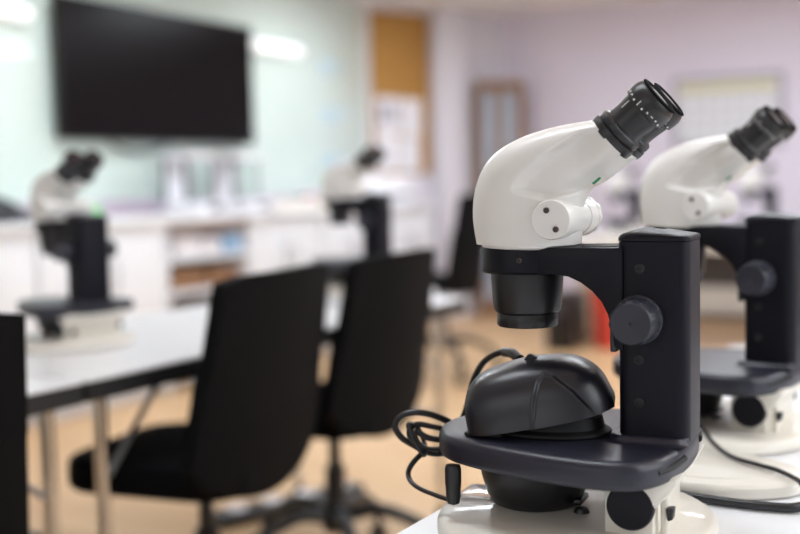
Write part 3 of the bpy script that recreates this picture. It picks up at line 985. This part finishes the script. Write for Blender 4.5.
for s in (-1, 1):
    x0, x1 = (-hw + 0.03, -0.002) if s < 0 else (0.002, hw - 0.03)
    bm = NB()
    box(bm, x0, x0 + 0.035, -hd_ - 0.02, -hd_, 0.09, hh - 0.06, 0.002); box(bm, x1 - 0.035, x1, -hd_ - 0.02, -hd_, 0.09, hh - 0.06, 0.002)
    for z in (0.09, 0.60, 1.14, hh - 0.10):
        box(bm, x0 + 0.035, x1 - 0.035, -hd_ - 0.02, -hd_, z, z + 0.04, 0.002)
    d = obj('door', bm, BROWN, t)
    bm = NB(); box(bm, x0 + 0.03, x1 - 0.03, -hd_ - 0.012, -hd_ - 0.008, 0.12, hh - 0.09); obj('pane', bm, GLASSB, d)
    bm = NB(); lathe(bm, [(0.006, 0), (0.011, 0.012), (0.008, 0.02)], (-0.02 * -s, -hd_ - 0.02, 1.05), (0, -1, 0), 16); obj('knob', bm, GREYM, d)

# framed timetable on the lavender wall
t = thing('framed_chart', 'grey framed chart with a yellow heading on the lavender wall', 'chart', (-2.19, YW, 1.68))
bm = NB(); box(bm, -0.40, 0.40, -0.02, -0.001, -0.26, 0.24); obj('sheet', bm, CELL, t)
bm = NB()
for b in ((-0.44, -0.40, -0.30, 0.28), (0.40, 0.44, -0.30, 0.28), (-0.40, 0.40, 0.24, 0.28), (-0.40, 0.40, -0.30, -0.26)):
    box(bm, b[0], b[1], -0.035, -0.001, b[2], b[3], 0.002, 1)
obj('frame', bm, FRAMEG, t)
bm = NB(); box(bm, -0.38, 0.38, -0.022, -0.0205, 0.15, 0.22); obj('heading', bm, YELLOW, t)
bm = NB()
for k in range(8):
    x = -0.38 + 0.76 * k / 7
    box(bm, x - 0.006, x + 0.006, -0.022, -0.0205, -0.24, 0.14)
for k in range(5):
    z = -0.24 + 0.38 * k / 4
    box(bm, -0.38, 0.38, -0.0226, -0.0222, z - 0.004, z + 0.004)
obj('grid_lines', bm, CELLG, t)

# low slatted cabinet along the lavender wall
t = thing('low_radiator', 'low cream slatted radiator cover with pale teal top against the lavender wall', 'radiator', (-1.95, 8.86, 0))
bm = NB(); box(bm, -0.75, 0.75, -0.12, 0.12, 0.37, 0.42, 0.004); obj('top', bm, TEAL, t)
bm = NB(); box(bm, -0.73, 0.73, -0.09, 0.11, 0.08, 0.37)
for k in range(5):
    box(bm, -0.74, 0.74, -0.108, -0.09, 0.085 + k * 0.057, 0.13 + k * 0.057, 0.006)
obj('slatted_front', bm, CREAMP, t)
for s in (-1, 1):
    bm = NB(); box(bm, s * 0.66 - 0.03, s * 0.66 + 0.03, -0.09, 0.1, 0, 0.08, 0.003); obj('leg', bm, DARKG, t)

# red bin and black computer under the far table
t = thing('waste_bin', 'red waste bin on the floor under the back table', 'bin', (-2.53, 7.18, 0))
bm = NB(); lathe(bm, [(0.085, 0), (0.09, 0.01), (0.115, 0.40), (0.12, 0.40), (0.12, 0.415), (0.105, 0.415), (0.085, 0.03)], (0, 0, 0), (0, 0, 1), 36); obj('bucket', bm, RED, t)
t = thing('computer_tower', 'black computer tower on the floor beside the red bin', 'computer', (-2.80, 7.12, 0))
bm = NB(); box(bm, -0.075, 0.075, -0.2, 0.2, 0, 0.38, 0.01); obj('case', bm, BLACK, t)
bm = NB(); box(bm, -0.06, 0.06, -0.206, -0.199, 0.25, 0.34, 0.003); obj('drive_bay', bm, DARKG, t)

# ------------------------------------------------------------------ lights
k = 0
for (x, y, lb) in ((-3.35, 3.9, 'recessed ceiling light over the counter, mirrored left of the television'), (-3.35, 6.6, 'recessed ceiling light over the counter, mirrored right of the television'),
                   (-1.0, 1.2, 'recessed ceiling light over the foreground microscopes'), (-1.0, 4.2, 'recessed ceiling light between the tables'), (-1.0, 7.2, 'recessed ceiling light near the lavender wall'),
                   (1.4, 1.2, 'recessed ceiling light right of the camera'), (1.4, 4.2, 'recessed ceiling light at the right side of the room')):
    t = thing('ceiling_light', lb, 'light', (x, y, H), 0, 'recessed ceiling lights')
    bm = NB()
    for b in ((-0.62, 0.62, -0.17, -0.15), (-0.62, 0.62, 0.15, 0.17), (-0.62, -0.60, -0.15, 0.15), (0.60, 0.62, -0.15, 0.15)):
        box(bm, b[0], b[1], b[2], b[3], -0.03, -0.001, 0.002, 1)
    obj('frame', bm, CABWHITE, t)
    bm = NB(); box(bm, -0.60, 0.60, -0.15, 0.15, -0.02, -0.001); obj('diffuser', bm, LAMPB if y > 2 else LAMPM, t)

def area(name, loc, target, size, sy, power, col=(1, 1, 1)):
    l = bpy.data.lights.new(name, 'AREA')
    l.shape = 'RECTANGLE'; l.size = size; l.size_y = sy; l.energy = power; l.color = col
    o = bpy.data.objects.new(name, l); COL.objects.link(o)
    o.location = loc
    o.rotation_euler = (Vector(target) - Vector(loc)).to_track_quat('-Z', 'Y').to_euler()
    return o
# unseen area fills added behind and right of the camera, no window modelled
area('side_fill_light', (2.9, 2.2, 1.9), (-2.5, 3.6, 1.0), 3.5, 1.6, 60, (0.93, 0.97, 1.0))
area('rear_fill_light', (-0.8, -2.4, 2.0), (-1.5, 4.0, 1.0), 3.0, 1.4, 12, (1.0, 0.98, 0.96))

w = bpy.data.worlds.new('world')
SC.world = w
w.use_nodes = True
w.node_tree.nodes['Background'].inputs['Color'].default_value = (0.92, 0.95, 1.0, 1)
w.node_tree.nodes['Background'].inputs['Strength'].default_value = 0.45

SC.view_settings.view_transform = 'Standard'
SC.view_settings.look = 'None'
SC.view_settings.exposure = 0.12
